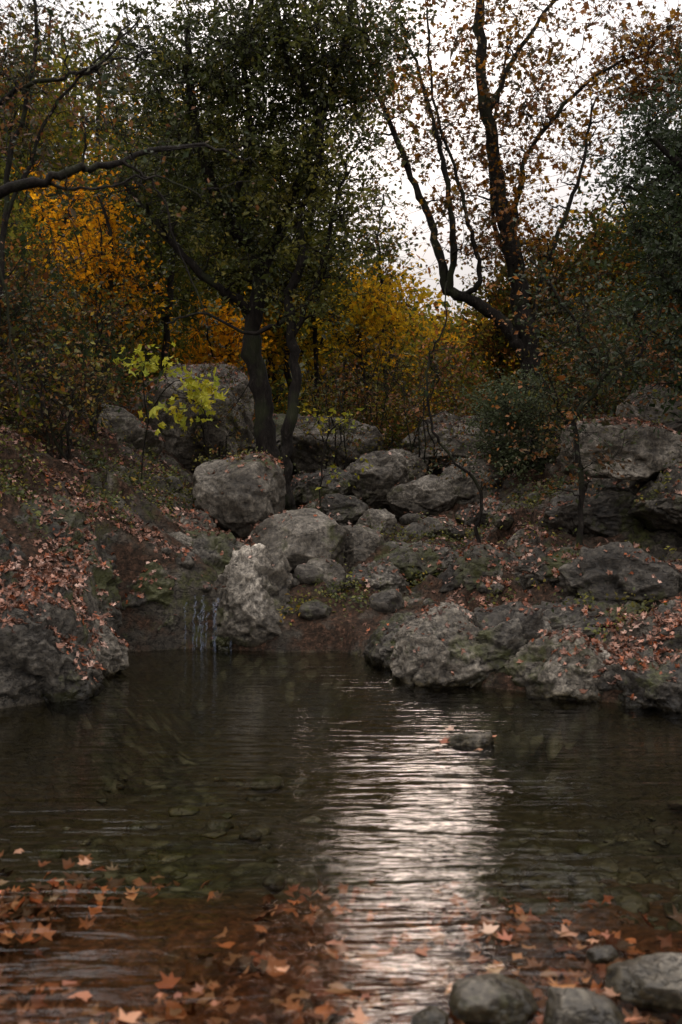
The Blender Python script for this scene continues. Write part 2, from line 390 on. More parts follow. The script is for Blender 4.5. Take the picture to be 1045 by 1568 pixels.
V = []; FF = []; o = 0
for k in range(300):
    yy = U(8.4, 17); c = np.interp(yy, [8, 12, 17], [-.1, .3, .4]); xx = c+rng.normal()*np.interp(yy, [8, 17], [.9, 1.7])
    if pool_sd(np.array([xx]), np.array([yy]))[0] < .1: continue
    r = .03+.14*rng.random()**3*(1+.03*(yy-8))
    v, f = rock_verts((r*U(.8, 1.5), r*U(.8, 1.3), r*U(.6, 1)), 500+k, 3 if r < .06 else 4, .4, 10)
    a = U(0, 6.28); R = np.array([[math.cos(a), -math.sin(a), 0], [math.sin(a), math.cos(a), 0], [0, 0, 1]])
    v = v@R.T+np.array([xx, yy, H(np.array([xx]), np.array([yy]))[0]+r*.2]); V.append(v); FF.append(f+o); o += len(v)
build('stream_stones', np.concatenate(V), np.concatenate(FF), [M_rock_d], smooth=True)

# ---------------------------------------------------------------- leaves
def tmpl(kind):
    if kind == 'oval':
        v = np.array([(0, 0, 0), (.30, .5, .06), (0, 1, -.06), (-.30, .5, .06)]); f = np.array([[0, 1, 2, 3]])
    else:
        pol = [(-90, .15), (-18, .7), (12, .5), (42, .9), (66, .56), (90, 1.0), (114, .56), (138, .9), (168, .5), (198, .7)]
        o = [(r*math.cos(math.radians(a)), r*math.sin(math.radians(a)), (.3*r*r if a % 4 else .12*r)) for a, r in pol]
        v = np.array([(0, 0, 0)]+o)*.6; v[:, 1] += .1
        n = 10; f = np.array([[0, 1+i, 1+(i+1) % n, 1+(i+2) % n] for i in range(0, n, 2)])
    return v, f
T = {k: tmpl(k) for k in ('oval', 'lobed')}
def frames(nrm, spin):
    nrm = nrm/np.linalg.norm(nrm, axis=1)[:, None]
    ref = np.where(np.abs(nrm[:, 2:3]) < .9, np.array([[0, 0, 1.]]), np.array([[1., 0, 0]]))
    a = np.cross(ref, nrm); a /= np.linalg.norm(a, axis=1)[:, None]; b = np.cross(nrm, a)
    c, s = np.cos(spin)[:, None], np.sin(spin)[:, None]
    return np.stack([a*c+b*s, -a*s+b*c, nrm], -1)
def leaves(P, nrm, size, kind='oval', wild=0.):
    v, f = T[kind]; N = len(P); R = frames(nrm, U(0, 6.283, N))
    vv = np.repeat(v[None], N, 0)
    if wild:
        vv = vv*np.stack([U(.65, 1.15, N), U(.8, 1.1, N), U(-1.2, 2.2, N)], -1)[:, None, :]; vv += rng.normal(0, wild*.06, vv.shape)
    W = np.einsum('nij,nmj->nmi', R, vv)*size[:, None, None]+P[:, None, :]
    FF = f[None]+(np.arange(N)*len(v))[:, None, None]
    return W.reshape(-1, 3), FF.reshape(-1, 4), len(f)
def palette(pal, n, jit=.25):
    w = np.array([p[0] for p in pal], float); w /= w.sum(); c = np.array([p[1] for p in pal])
    return c[rng.choice(len(pal), n, p=w)]*np.exp(rng.normal(0, jit, (n, 1)))
def smooth_path(P, n=4):
    P = np.asarray(P, float); Q = np.vstack([2*P[0]-P[1], P, 2*P[-1]-P[-2]]); out = []
    for i in range(1, len(Q)-2):
        for t in np.linspace(0, 1, n, endpoint=False):
            a, b, c, d = Q[i-1], Q[i], Q[i+1], Q[i+2]
            out.append(.5*((2*b)+(-a+c)*t+(2*a-5*b+4*c-d)*t*t+(-a+3*b-3*c+d)*t**3))
    out.append(P[-1]); return np.array(out)
class Tree:
    def __init__(s): s.V = []; s.F = []; s.M = []; s.C = []; s.o = 0; s.sk = []; s.skr = []
    def add(s, v, f, m, c):
        s.V.append(v); s.F.append(f+s.o); s.M.append(np.full(len(f), m)); s.C.append(np.broadcast_to(c, (len(f), 3))); s.o += len(v)
    def tube(s, P, r, sides=6, skel=True):
        P = np.asarray(P); n = len(P); r = np.asarray(r)
        t = np.gradient(P, axis=0); t /= np.linalg.norm(t, axis=1)[:, None]+1e-9
        ref = np.array([.31, .9, .2]); a = np.cross(t, ref); a /= np.linalg.norm(a, axis=1)[:, None]+1e-9; b = np.cross(t, a)
        th = np.arange(sides)/sides*2*np.pi
        ring = P[:, None]+r[:, None, None]*(np.cos(th)[None, :, None]*a[:, None]+np.sin(th)[None, :, None]*b[:, None])
        i = np.arange(n-1)[:, None]*sides; j = np.arange(sides)[None]; j2 = (j+1) % sides
        f = np.stack([i+j, i+j2, i+sides+j2, i+sides+j], -1).reshape(-1, 4)
        s.add(ring.reshape(-1, 3), f, 0, (.03, .03, .03))
        if skel: s.sk.append(P); s.skr.append(r)
    def limb(s, P, r0, r1, sides=10, wob=.03):
        Q = smooth_path(P, 6); Q[1:] += rng.normal(0, wob*.5, Q[1:].shape); n = len(Q)
        r = np.linspace(r0, r1, n)*(1+.08*rng.normal(size=n))
        s.tube(Q, r, sides)
    def crown(s, ells, n, pal, leaf=.05, kind='oval', sub=6, per=14, spread=.38, twr=.012, jit=.25, cj=.3):
        w = np.array([e[6]*1. if len(e) > 6 else e[3]*e[4]*e[5] for e in ells]); w /= w.sum()
        C = []
        for k in rng.choice(len(ells), n, p=w):
            e = ells[k]; d = rng.normal(size=3); d /= np.linalg.norm(d); d *= rng.random()**.42
            C.append(np.array(e[:3])+d*np.array(e[3:6]))
        C = np.array(C); sk = np.concatenate(s.sk)
        D = np.array([np.min(np.sum((sk-c)**2, 1)) for c in C]); C = C[np.argsort(D)]
        LP = []; LC = []
        crs = np.concatenate(s.skr); cap = np.zeros((len(sk)+n*6, 3)); cr = np.zeros(len(cap)); cap[:len(sk)] = sk; cr[:len(sk)] = crs; m = len(sk)
        for c in C:
            q = cap[:m]; d = np.sum((q-c)**2, 1)+np.maximum(0, q[:, 2]-c[2]+.1)**2*3; i = int(np.argmin(d)); p = q[i]; L = np.linalg.norm(c-p)
            mid = (p+c)/2+rng.normal(0, .12*L, 3)+np.array([0, 0, .08*L]); tt = np.linspace(0, 1, 7)[:, None]
            Q = (1-tt)**2*p+2*tt*(1-tt)*mid+tt**2*c; Q[1:-1] += rng.normal(0, .025*L+.004, (5, 3))
            r0 = min(cr[i]*.7, twr*(1+L*1.3)); s.tube(Q, np.linspace(r0, twr*.45, 7), 5, False)
            cap[m:m+6] = Q[1:]; cr[m:m+6] = np.linspace(r0, twr*.5, 6); m += 6
            cc = palette(pal, 1, jit)[0]
            for k in range(sub):
                st = Q[rng.integers(3, 7)]; en = c+rng.normal(0, spread, 3)*np.array([1, 1, .75])
                md = (st+en)/2+rng.normal(0, .05, 3); t3 = np.linspace(0, 1, 4)[:, None]
                R = (1-t3)**2*st+2*t3*(1-t3)*md+t3**2*en; s.tube(R, np.linspace(twr*.4, twr*.15, 4), 3, False)
                if per > 0:
                    tl = U(.25, 1.05, per)[:, None]; LP.append((1-tl)**2*st+2*tl*(1-tl)*md+tl**2*en+rng.normal(0, leaf*.6, (per, 3)))
                    LC.append(cc*(1-cj)+palette(pal, per, jit)*cj)
        if LP:
            P = np.concatenate(LP); CC = np.concatenate(LC); nn = rng.normal(size=P.shape)+np.array([0, -.2, .5])
            v, f, k = leaves(P, nn, leaf*np.exp(rng.normal(0, .25, len(P))), kind, wild=.0 if kind == 'oval' else .6)
            s.add(v, f, 1, np.repeat(CC, k, 0))
    def done(s, name, leafmat=None):
        return build(name, np.concatenate(s.V), np.concatenate(s.F), [M_bark, leafmat or M_leaf], np.concatenate(s.M), np.concatenate(s.C), smooth=np.concatenate(s.M) == 0)

def sc(p, k): return [(w, tuple(k*c for c in col)) for w, col in p]
GREEN = sc([(5, (.038, .046, .011)), (3, (.062, .068, .014)), (2, (.022, .030, .010)), (1, (.12, .10, .018))], 1.5)
DGREEN = sc([(5, (.022, .033, .014)), (3, (.034, .048, .020)), (1, (.05, .06, .025))], 1.4)
OLIVE = sc([(4, (.075, .076, .012)), (3, (.11, .10, .015)), (2, (.04, .046, .012)), (1, (.20, .13, .016))], 1.6)
BROWN = sc([(4, (.13, .05, .016)), (3, (.06, .045, .016)), (2, (.22, .08, .016)), (2, (.035, .035, .013))], 1.3)
ORANGE = [(4, (.68, .28, .012)), (3, (.78, .40, .015)), (2, (.42, .14, .012)), (2, (.16, .13, .02))]
YELLOW = [(4, (.56, .32, .015)), (3, (.38, .27, .018)), (2, (.15, .15, .018)), (1, (.64, .27, .015))]
LIME = [(3, (.46, .44, .03)), (2, (.34, .38, .04)), (1, (.55, .42, .02))]

def zt(x, y): return float(H(np.array([x]), np.array([y]))[0])
t = Tree()
t.limb([(-.70, 11.5, .9), (-.75, 11.5, 1.35), (-.86, 11.5, 1.8), (-.92, 11.5, 2.4), (-1.03, 11.5, 2.93), (-.98, 11.5, 3.39), (-.92, 11.5, 3.9), (-1.3, 11.4, 4.37), (-1.52, 11.3, 4.9), (-1.68, 11.3, 5.6), (-1.75, 11.3, 6.6)], .15, .035, 14, .02)
t.limb([(-.95, 11.5, 3.7), (-.62, 11.4, 4.44), (-.39, 11.3, 5.05), (0, 11.3, 6.2), (.15, 11.2, 7)], .07, .03)
t.limb([(-.98, 11.5, 3.3), (-1.6, 11.3, 3.75), (-2.1, 11.2, 4.3), (-2.5, 11.2, 4.8)], .06, .025)
t.limb([(-1.3, 11.4, 4.4), (-1.0, 11.2, 5.2), (-1.1, 11.2, 6.2), (-.9, 11, 7)], .05, .02)
C1 = [(-1.5, 11.4, 5.9, 1.4, 1.3, 1.1), (-.35, 11.3, 6.3, 1.3, 1.2, 1.1), (-1.6, 11.4, 4.6, 1.0, .9, .8), (-1.0, 11.3, 3.9, .8, .7, .5, .3)]
t.crown(C1, 360, GREEN, .055, sub=6, per=12, spread=.30)
t.done('broadleaf_tree')
t = Tree()
t.limb([(-.55, 11.1, .8), (-.58, 11.1, 1.2), (-.62, 11.1, 1.73), (-.5, 11.1, 2.4), (-.54, 11.1, 3.0), (-.58, 11.1, 3.4), (-.43, 11.1, 3.9), (-.47, 11.1, 4.3), (-.28, 11, 4.75), (-.24, 11, 5.4), (-.62, 11, 6.1), (-.75, 11, 7)], .075, .028, 12, .03)
t.limb([(-.54, 11.1, 3.0), (-.3, 11, 3.5), (-.1, 10.9, 4.2), (.1, 10.9, 5)], .035, .015)
t.limb([(-.58, 11.1, 3.2), (-1.0, 11, 3.0), (-1.5, 10.9, 3.2), (-1.9, 10.9, 3.1)], .025, .010)
t.crown([(-.2, 11, 4.6, .75, .8, 1.1), (-.3, 11, 6.3, 1.2, .9, .9), (-.9, 11, 4.9, .7, .6, .7), (-.4, 11, 3.5, .6, .5, .5, .15)], 180, GREEN+OLIVE[:2], .055, sub=6, per=11, spread=.28)
t.done('broadleaf_tree')
t = Tree()
t.limb([(2.76, 14, 1.7), (2.72, 14, 2.6), (2.63, 14, 3.34), (2.51, 14, 4.07), (2.32, 14, 4.99), (2.14, 14, 6.0), (1.98, 14, 7.0), (1.96, 14, 8.1), (2.0, 14, 9.5)], .18, .045, 14, .03)
t.limb([(2.7, 14, 2.9), (2.5, 14, 3.25), (2.28, 14, 3.56), (1.91, 14, 3.86), (1.5, 14, 4.03), (1.4, 14, 4.44), (1.22, 14, 5.08), (.99, 14, 5.63), (.62, 14, 6.55), (.35, 14, 7.4), (.1, 14, 8.4)], .10, .02, 12, .03)
t.limb([(1.52, 14, 4.02), (1.56, 13.9, 4.62), (1.5, 13.9, 5.36), (1.36, 13.9, 6.1), (1.08, 13.8, 7.0), (.72, 13.8, 7.9)], .055, .016)
t.limb([(1.7, 14, 3.95), (1.93, 13.9, 4.1), (1.88, 13.9, 4.62), (1.68, 13.9, 5.36), (1.3, 13.9, 6.7), (1.2, 13.9, 7.9)], .045, .014)
t.limb([(2.4, 14, 4.8), (2.6, 13.9, 5.9), (3.1, 13.8, 6.55), (3.75, 13.8, 7.1), (4.6, 13.8, 7.3)], .045, .012)
t.limb([(2.05, 14, 6.5), (2.45, 14, 7.3), (3.0, 14, 8.1), (3.6, 14, 8.6)], .045, .014)
t.limb([(2.65, 14, 3.5), (2.95, 13.8, 4.6), (3.3, 13.7, 5.6), (3.5, 13.7, 6.6)], .045, .014)
t.limb([(2.5, 14, 4.2), (2.2, 14.3, 5.0), (2.2, 14.5, 6.4), (2.5, 14.6, 7.8)], .04, .014)
t.crown([(1.6, 14, 6.9, 1.4, 1.2, 1.5), (3.3, 14, 7.0, 1.4, 1.2, 1.3), (.5, 14, 7.0, .8, .9, 1.2), (2.2, 14, 5.1, 1.0, .9, .9, 1.6), (4.3, 13.8, 7.1, .8, .8, .6, 1.5)], 450, BROWN+sc(ORANGE[:3], .4), .08, 'lobed', sub=4, per=5, spread=.32, twr=.012)
t.done('plane_tree')
t = Tree()
t.limb([(2.05, 8.5, .7), (2.05, 8.5, 1.39), (2.0, 8.5, 1.95), (2.2, 8.5, 2.2), (2.15, 8.5, 2.5), (1.83, 8.5, 3.0), (1.6, 8.5, 3.3)], .026, .009, 8, .02)
t.limb([(2.2, 8.5, 2.25), (2.5, 8.4, 2.5), (2.7, 8.3, 2.9)], .018, .006, 6)
t.crown([(1.9, 8.5, 2.9, .5, .5, .4), (2.4, 8.5, 2.4, .5, .5, .5), (2.0, 8.5, 1.7, .5, .4, .4)], 100, BROWN+DGREEN+DGREEN, .042, sub=4, per=6, spread=.22, twr=.007)
t.done('sapling')
t = Tree()
t.limb([(1.3, 9.5, .6), (1.3, 9.5, .94), (1.33, 9.5, 1.3), (1.05, 9.5, 1.62), (.86, 9.5, 1.94), (.83, 9.5, 2.5), (.98, 9.5, 2.87), (1.0, 9.5, 3.3)], .020, .006, 8, .02)
t.crown([(.9, 9.5, 2.4, .5, .5, .6), (1.2, 9.5, 1.6, .4, .4, .3)], 30, DGREEN+BROWN, .04, sub=4, per=5, spread=.2, twr=.006)
t.done('sapling')
t = Tree()
t.limb([(4.3, 10, 1.0), (4.2, 10, 3), (4.0, 9.9, 4.5), (3.8, 9.8, 6)], .18, .05, 10)
t.limb([(4.2, 10, 2.5), (3.6, 9.7, 3), (3.0, 9.5, 3.4)], .06, .02)
t.limb([(4.1, 10, 3.6), (3.5, 9.6, 4.2), (2.9, 9.5, 4.7)], .06, .02)
t.crown([(3.5, 9.6, 4.1, .95, 1.2, 1.1), (3.15, 9.6, 2.75, .85, 1.0, .7), (4.4, 10, 5, 1.3, 1.3, 1.2)], 360, DGREEN, .048, sub=7, per=14, spread=.25)
t.done('oak_tree')
t = Tree()
t.limb([(-3.3, 6.4, .5), (-3.2, 6.3, 1.8), (-3.1, 6.1, 3.0), (-3.2, 6.0, 4.4)], .12, .05)
t.limb([(-3.15, 6.2, 2.4), (-2.4, 5.3, 2.75), (-1.71, 5.0, 2.89), (-1.38, 5.0, 2.98), (-1.19, 5.1, 3.08), (-.8, 5.3, 3.22), (-.45, 5.5, 3.2)], .042, .005, 8, .03)
t.limb([(-1.12, 5.1, 3.08), (-.95, 5.1, 2.95), (-.82, 5.1, 2.6), (-.66, 5.1, 2.2)], .008, .003, 5, .01)
t.limb([(-1.5, 5.0, 2.95), (-1.25, 5.0, 2.9), (-.95, 5.1, 3.0), (-.7, 5.1, 2.9)], .010, .003, 5, .02)
t.limb([(-2.1, 5.2, 2.8), (-1.75, 5, 2.6), (-1.66, 5, 2.2), (-1.6, 5, 1.8)], .010, .004, 5, .01)
t.limb([(-3.1, 6.1, 3.2), (-2.3, 5.8, 3.45), (-1.9, 5.8, 3.7), (-1.5, 5.8, 3.82), (-1.05, 5.9, 3.98)], .024, .005, 7, .03)
t.limb([(-1.55, 5.8, 3.8), (-1.3, 5.8, 4.0), (-1.25, 5.8, 4.4)], .009, .004, 5)
t.crown([(-1.6, 5.5, 3.7, .7, .6, .4), (-1.2, 5.3, 3.1, .7, .4, .3), (-2.4, 5.9, 2.6, .4, .6, .8), (-2.0, 5.8, 4.2, .5, .6, .4)], 110, BROWN+DGREEN, .033, sub=4, per=3, spread=.2, twr=.006)
t.done('overhanging_tree')
t = Tree()
t.limb([(-3.2, 9, 1.4), (-3.1, 9, 3.0), (-3.0, 9, 4.3), (-2.75, 9, 5.2), (-2.85, 9, 6.2)], .035, .013, 7)
t.limb([(-3.05, 9, 3.6), (-2.7, 9, 4.6), (-2.2, 9, 5.2), (-1.8, 9, 5.6)], .020, .008, 6)
t.crown([(-2.9, 9, 5.0, .7, .6, .9), (-2.9, 9.2, 3.0, .4, .6, .9), (-3.0, 9, 2.3, .7, .8, .5)], 120, DGREEN+BROWN[:2], .045, sub=4, per=8, spread=.26, twr=.007)
t.done('slender_tree')
t = Tree()
t.limb([(-1.95, 9.6, 1.1), (-1.85, 9.5, 1.9), (-1.6, 9.3, 2.3), (-1.3, 9.2, 2.35)], .010, .003, 6, .01)
t.limb([(-1.85, 9.5, 2.0), (-1.85, 9.3, 2.4), (-1.8, 9.2, 2.6)], .007, .003, 5, .01)
t.limb([(-1.7, 9.3, 2.2), (-1.3, 9.2, 2.1), (-1.2, 9.1, 1.75)], .007, .003, 5, .01)
t.crown([(-1.78, 9.2, 2.48, .22, .2, .12), (-1.3, 9.2, 2.2, .2, .2, .12), (-1.55, 9.2, 2.05, .25, .2, .08), (-1.25, 9.1, 1.72, .1, .1, .06)], 26, LIME, .085, 'lobed', sub=3, per=3, spread=.10, twr=.004, jit=.15)
t.done('maple_sapling')
t = Tree()
t.limb([(-.2, 10.3, .8), (-.2, 10.2, 1.5), (-.1, 10.1, 1.9), (.15, 10, 2.05)], .010, .004, 5, .01)
t.crown([(-.1, 10, 2.0, .35, .2, .12), (.05, 10, 1.5, .2, .2, .15)], 9, sc(LIME, .6), .05, 'oval', sub=3, per=4, spread=.1, twr=.004, jit=.2)
t.done('maple_sapling')
t = Tree()
for a in range(5): t.limb([(2.1+.1*a, 12, 1.1), (1.9+.2*a, 12, 1.8), (1.75+.3*a, 12, 2.2)], .02, .008, 5)
t.crown([(2.15, 12, 2.15, .65, .6, .45), (2.1, 12, 1.7, .5, .5, .3)], 130, [(3, (.09, .115, .05)), (2, (.12, .14, .065)), (1, (.06, .075, .03))], .035, sub=7, per=15, spread=.18, twr=.006)
t.done('shrub')
for (x, y, h, w_) in [(-.1, 13.2, 1.9, .6), (1.1, 13.4, 1.9, .7), (.5, 14.8, 2.2, .8), (-1.6, 12.4, 1.5, .6), (2.6, 11.2, 1.3, .6), (-2.6, 10.4, 1.5, .6), (3.1, 12.5, 2.0, .7), (-3.3, 9.4, 1.4, .6), (-2.5, 8.9, 1.0, .5)]:
    z0 = zt(x, y); t = Tree()
    for a in range(5): t.limb([(x+U(-.08, .08), y+U(-.08, .08), z0-.1), (x+U(-.3, .3)*w_, y+U(-.2, .2), z0+.4*h), (x+U(-.8, .8)*w_, y+U(-.4, .4), z0+.9*h)], .016, .005, 5, .04)
    t.crown([(x, y, z0+.62*h, w_, w_, .45*h)], 50, BROWN+OLIVE, .045, sub=6, per=3, spread=.24, twr=.006)
    t.done('bare_shrub')

def simple_tree(name, x, y, ztop, rx, rz, pal, n=60, leaf=.11, kind='oval', per=12, lean=0, sub=6, ry=None, r=.08):
    z0 = zt(x, y); t = Tree(); zc = ztop-rz
    t.limb([(x-lean, y, z0-.2), (x-lean*.7+U(-.1, .1), y, z0+(zc-z0)*.4), (x+U(-.2, .2), y, zc), (x+U(-.2, .2), y, ztop-.3*rz)], r, r*.3, 8)
    for k in range(3):
        a = U(0, 6.28); h = z0+(zc-z0)*U(.3, .8)
        t.limb([(x-lean*.5, y, h), (x+.4*rx*math.cos(a), y+.4*rx*math.sin(a), h+.3*rz), (x+.8*rx*math.cos(a), y+.8*rx*math.sin(a), h+.9*rz)], r*.4, r*.15, 5)
    t.crown([(x, y, zc, rx, ry or rx, rz)], n, pal, leaf, kind, sub=sub, per=per, spread=.28+.12*rx, twr=.012, cj=.5)
    return t.done(name, M_leaf_far)
simple_tree('autumn_tree', -3.2, 13.3, 5.5, .55, 1.0, ORANGE, 46, .07, per=7, r=.05)
simple_tree('autumn_tree', -2.9, 13.6, 4.2, .5, .6, ORANGE+YELLOW, 20, .065, per=7, r=.04)
simple_tree('autumn_tree', -4.4, 16, 6.4, .8, 1.4, ORANGE, 40, .09, per=8)
simple_tree('autumn_tree', -1.9, 15.5, 4.0, .6, .7, ORANGE, 34, .09, per=8)
simple_tree('autumn_tree', .5, 20, 5.7, 1.2, 1.0, YELLOW, 60, .10, per=8)
simple_tree('autumn_tree', .4, 16.5, 4.6, .8, .7, YELLOW, 44, .08, per=8, r=.05)
simple_tree('autumn_tree', 1.5, 22, 5.2, 1.0, .9, YELLOW, 40, .11, per=8)
simple_tree('autumn_tree', 3.0, 22, 4.7, 1.0, .8, ORANGE, 36, .11, per=8)
simple_tree('autumn_tree', -.8, 17, 4.6, .7, .8, YELLOW, 26, .10, per=8)
simple_tree('autumn_tree', 4.9, 20, 5.6, 1.0, 1.0, BROWN+ORANGE, 45, .11, per=9)
simple_tree('woodland_tree', -.45, 17, 7.2, .6, 1.8, OLIVE+GREEN, 60, .09, per=9, r=.06)
simple_tree('woodland_tree', -1.2, 17.5, 7.6, 1.0, 2.0, GREEN, 110, .09, per=10, r=.07)
simple_tree('woodland_tree', -1.9, 16.5, 7.0, .9, 1.5, GREEN+OLIVE, 90, .09, per=10, r=.07)
simple_tree('woodland_tree', .75, 18, 6.9, .3, 1.4, OLIVE+BROWN, 22, .08, per=5, r=.045)
simple_tree('woodland_tree', -2.8, 19, 8.8, 1.3, 2.2, OLIVE, 110, .10, per=10, r=.1)
simple_tree('woodland_tree', -2.6, 14.5, 6.4, .8, 1.4, GREEN, 90, .07, per=10, r=.07)
simple_tree('woodland_tree', -5.2, 14.5, 6.2, .8, 1.6, GREEN+OLIVE, 80, .08, per=10, r=.08)
simple_tree('woodland_tree', 2.6, 16.5, 5.0, .6, 1.0, BROWN+OLIVE, 50, .08, per=9, r=.05)
simple_tree('woodland_tree', 3.3, 16, 5.4, .8, 1.3, GREEN+BROWN, 80, .08, per=10, r=.06)
simple_tree('woodland_tree', 4.3, 17, 6.2, .9, 1.5, GREEN+BROWN, 80, .09, per=10, r=.07)
simple_tree('woodland_tree', 5.2, 15, 7.2, 1.3, 1.8, DGREEN+GREEN, 90, .08, per=11, r=.08)
simple_tree('woodland_tree', -6.4, 19, 9.6, 1.5, 2.0, OLIVE, 90, .11, per=11, r=.1)
simple_tree('woodland_tree', -3.8, 24, 10.8, 1.8, 2.6, OLIVE+GREEN, 110, .12, per=11, r=.1)

# valley profile: how high the woods rise on each side of the gorge mouth
def ridge(s): return np.interp(s, [-.4, -.3, -.22, -.1, -.02, .03, .07, .13, .17, .25, .4], [.38, .47, .42, .38, .33, .22, .165, .15, .18, .23, .32])
def forest(name, pts, pal_of, leaf, nsub, per, rlo, rhi, trunk=True):
    LP = []; LC = []; S = []; t = Tree()
    for (x, y) in pts:
        z0 = zt(x, y); r = U(rlo, rhi); hgt = r*U(1.6, 2.6)
        if trunk:
            top = 1.5+ridge(x/y)*y*U(.86, 1.06)
            if z0+.6 > top: continue
            if z0+hgt*1.2 > top: hgt = max(.5, (top-z0)/1.2)
            elif x < 0 and y > 24 and rng.random() < .5: hgt = min((top-z0)/1.2, hgt*1.9); r *= 1.15
        zc = z0+hgt*.75
        pal = pal_of(x, y)
        if trunk: Q = smooth_path([(x, y, z0-.2), (x+U(-.3, .3), y, z0+hgt*.5), (x+U(-.3, .3), y, z0+hgt)], 3); t.tube(Q, np.linspace(.06, .02, len(Q))*r, 5, False)
        n = nsub; d = rng.normal(size=(n, 3)); d /= np.linalg.norm(d, axis=1)[:, None]; d *= (rng.random((n, 1))**.4)
        c = np.array([x, y, zc])+d*np.array([r, r, hgt*.45]); cc = palette(pal, n, .45)
        for k in range(n):
            P = c[k]+rng.normal(0, .2*r+.08, (per, 3)); LP.append(P); LC.append(cc[k]*.6+.4*palette(pal, per, .3)); S.append(np.full(per, leaf*(y/22)**.8 if trunk else leaf))
    P = np.concatenate(LP); v, f, k = leaves(P, rng.normal(size=P.shape)+np.array([0, -.3, .5]), np.concatenate(S)*np.exp(rng.normal(0, .3, len(P))))
    t.add(v, f, 1, np.concatenate(LC)); return t.done(name, M_leaf_far)
pts = []
while len(pts) < 400:
    y = U(17, 70); x = U(-.5, .5)*y; pts.append((x, y))
def palf(x, y):
    u = rng.random(); s = x/y
    if s < -.1: return sc(ORANGE, .8) if u < .13 else (OLIVE if u < .7 else GREEN)
    if s < 0: return OLIVE if u < .6 else GREEN
    return YELLOW if u < .2 else (BROWN if u < .36 else (OLIVE if u < .7 else GREEN))
forest('distant_forest', pts, palf, .13, 20, 17, .9, 1.7)
pts = []
while len(pts) < 430:
    y = U(9, 20); x = U(-.48, .48)*y
    c = np.interp(y, [9, 14.5, 15, 22], [.2, .2, .2, .4]); w = np.interp(y, [9, 11, 13, 14.8, 16], [2.8, 2.9, 2.4, 1.9, 0])
    if abs(x-c) < w: continue
    pts.append((x, y))
def palu(x, y):
    u = rng.random()
    if y > 14 and x > -1: return YELLOW if u < .14 else (BROWN if u < .4 else (OLIVE if u < .65 else GREEN))
    if y > 13: return sc(ORANGE, .7) if u < .14 else (BROWN if u < .25 else (OLIVE if u < .6 else GREEN))
    return BROWN if u < .3 else (OLIVE if u < .45 else DGREEN)
forest('undergrowth', pts, palu, .062, 16, 17, .3, .60, trunk=False)

# ---------------------------------------------------------------- litter (ray-cast onto rocks and ground)
def cast(X, Y, z=6.):
    out = []
    for x, y in zip(X, Y):
        ok, loc, nrm, i, ob, m = scene.ray_cast(dg, Vector((x, y, z)), Vector((0, 0, -1)))
        if ok: out.append((*loc, *nrm, ob.name))
    return out
hide = [o for o in scene.objects if o.data.materials[0] == M_bark or o.name == 'pool_water']
for o in hide: o.hide_viewport = True
bpy.context.view_layer.update(); dg = bpy.context.evaluated_depsgraph_get()
n = 80000; Yv = 6+8.5*rng.random(n)**1.4; Xv = U(-.42, .42, n)*Yv
dens = fbm(np.stack([Xv, Yv, Yv*0], -1)*1.1, 4); side = np.clip(np.abs(Xv-.1)/1.8, .2, 1)*np.where(Xv < 0, 1.6, 1.)
keep = rng.random(n) < np.clip((dens*1.6+.36)*side, .04, 1)
hits = [h for h in cast(Xv[keep], Yv[keep]) if h[5] > .5 and h[2] > .02]
hp = np.array([h[:3] for h in hits]); hn = np.array([h[3:6] for h in hits]); N = len(hp)
LIT = [(4, (.19, .085, .05)), (3, (.31, .16, .11)), (5, (.085, .036, .020)), (2, (.24, .065, .02)), (1, (.48, .31, .24))]
v, f, k = leaves(hp+hn*.012+np.array([0, 0, .004]), hn+rng.normal(0, .4, hn.shape), U(.028, .07, N), 'lobed', wild=1.)
build('fallen_leaves', v, f, [M_litter], col=np.repeat(palette(LIT, N, .32), k, 0), smooth=False)
n = 11000; Yv = U(7, 14, n); Xv = U(-.42, .42, n)*Yv
dens = fbm(np.stack([Xv, Yv, Yv*0+7], -1)*.9, 4); keep = rng.random(n) < np.clip(dens*1.9+.12, 0, 1)
hits = [h for h in cast(Xv[keep], Yv[keep]) if h[2] > .05 and (h[6] == 'ground' or rng.random() < .14)]
hp = np.array([h[:3] for h in hits]); m = 12
P = np.repeat(hp, m, 0)+rng.normal(0, .055, (len(hp)*m, 3))+np.array([0, 0, .045]); nn = rng.normal(size=P.shape)*.7+np.array([0, -.2, 1])
cc = np.repeat(palette(GREEN+OLIVE, len(hp), .35), m, 0)
v, f, k = leaves(P, nn, U(.02, .05, len(P))); build('ground_ivy', v, f, [M_leaf], col=cc)
n = 4200; Yv = 2.5+2.3*rng.random(n)**1.1; Xv = U(-.5, .5, n)*Yv
z = H(Xv, Yv); de = fbm(np.stack([Xv, Yv, Yv*0+2], -1)*1.3, 3); ok = (z < -.02) & (rng.random(n) < np.clip(de*1.5+.6, 0, 1)*np.clip((4.5-.25*Xv-Yv)*.8, 0, 1))
P = np.stack([Xv, Yv, z+.015+U(0, .06, n)], -1)[ok]
RED = [(4, (.32, .10, .035)), (3, (.22, .055, .02)), (2, (.44, .20, .10)), (4, (.09, .032, .012))]
v, f, k = leaves(P, rng.normal(0, .35, P.shape)+np.array([0, 0, 1]), U(.045, .10, len(P)), 'lobed', wild=1.)
v[:, 2] = np.minimum(v[:, 2], -.008)
build('sunken_leaves', v, f, [M_litter], col=np.repeat(palette(RED, len(P), .4), k, 0))
n = 620; Yv = 2.6+1.35*rng.random(n)**1.2; Xv = U(-.4, .4, n)*Yv
de = fbm(np.stack([Xv*.8, Yv*1.6, Yv*0+4], -1)*1.6, 3)
lim = 3.62-.3*(Xv+1)+.4*de; ok = (Yv < lim) & (de > .0-.25*(Yv < 3.1)); P = np.stack([Xv, Yv, np.full(n, .003)], -1)[ok]
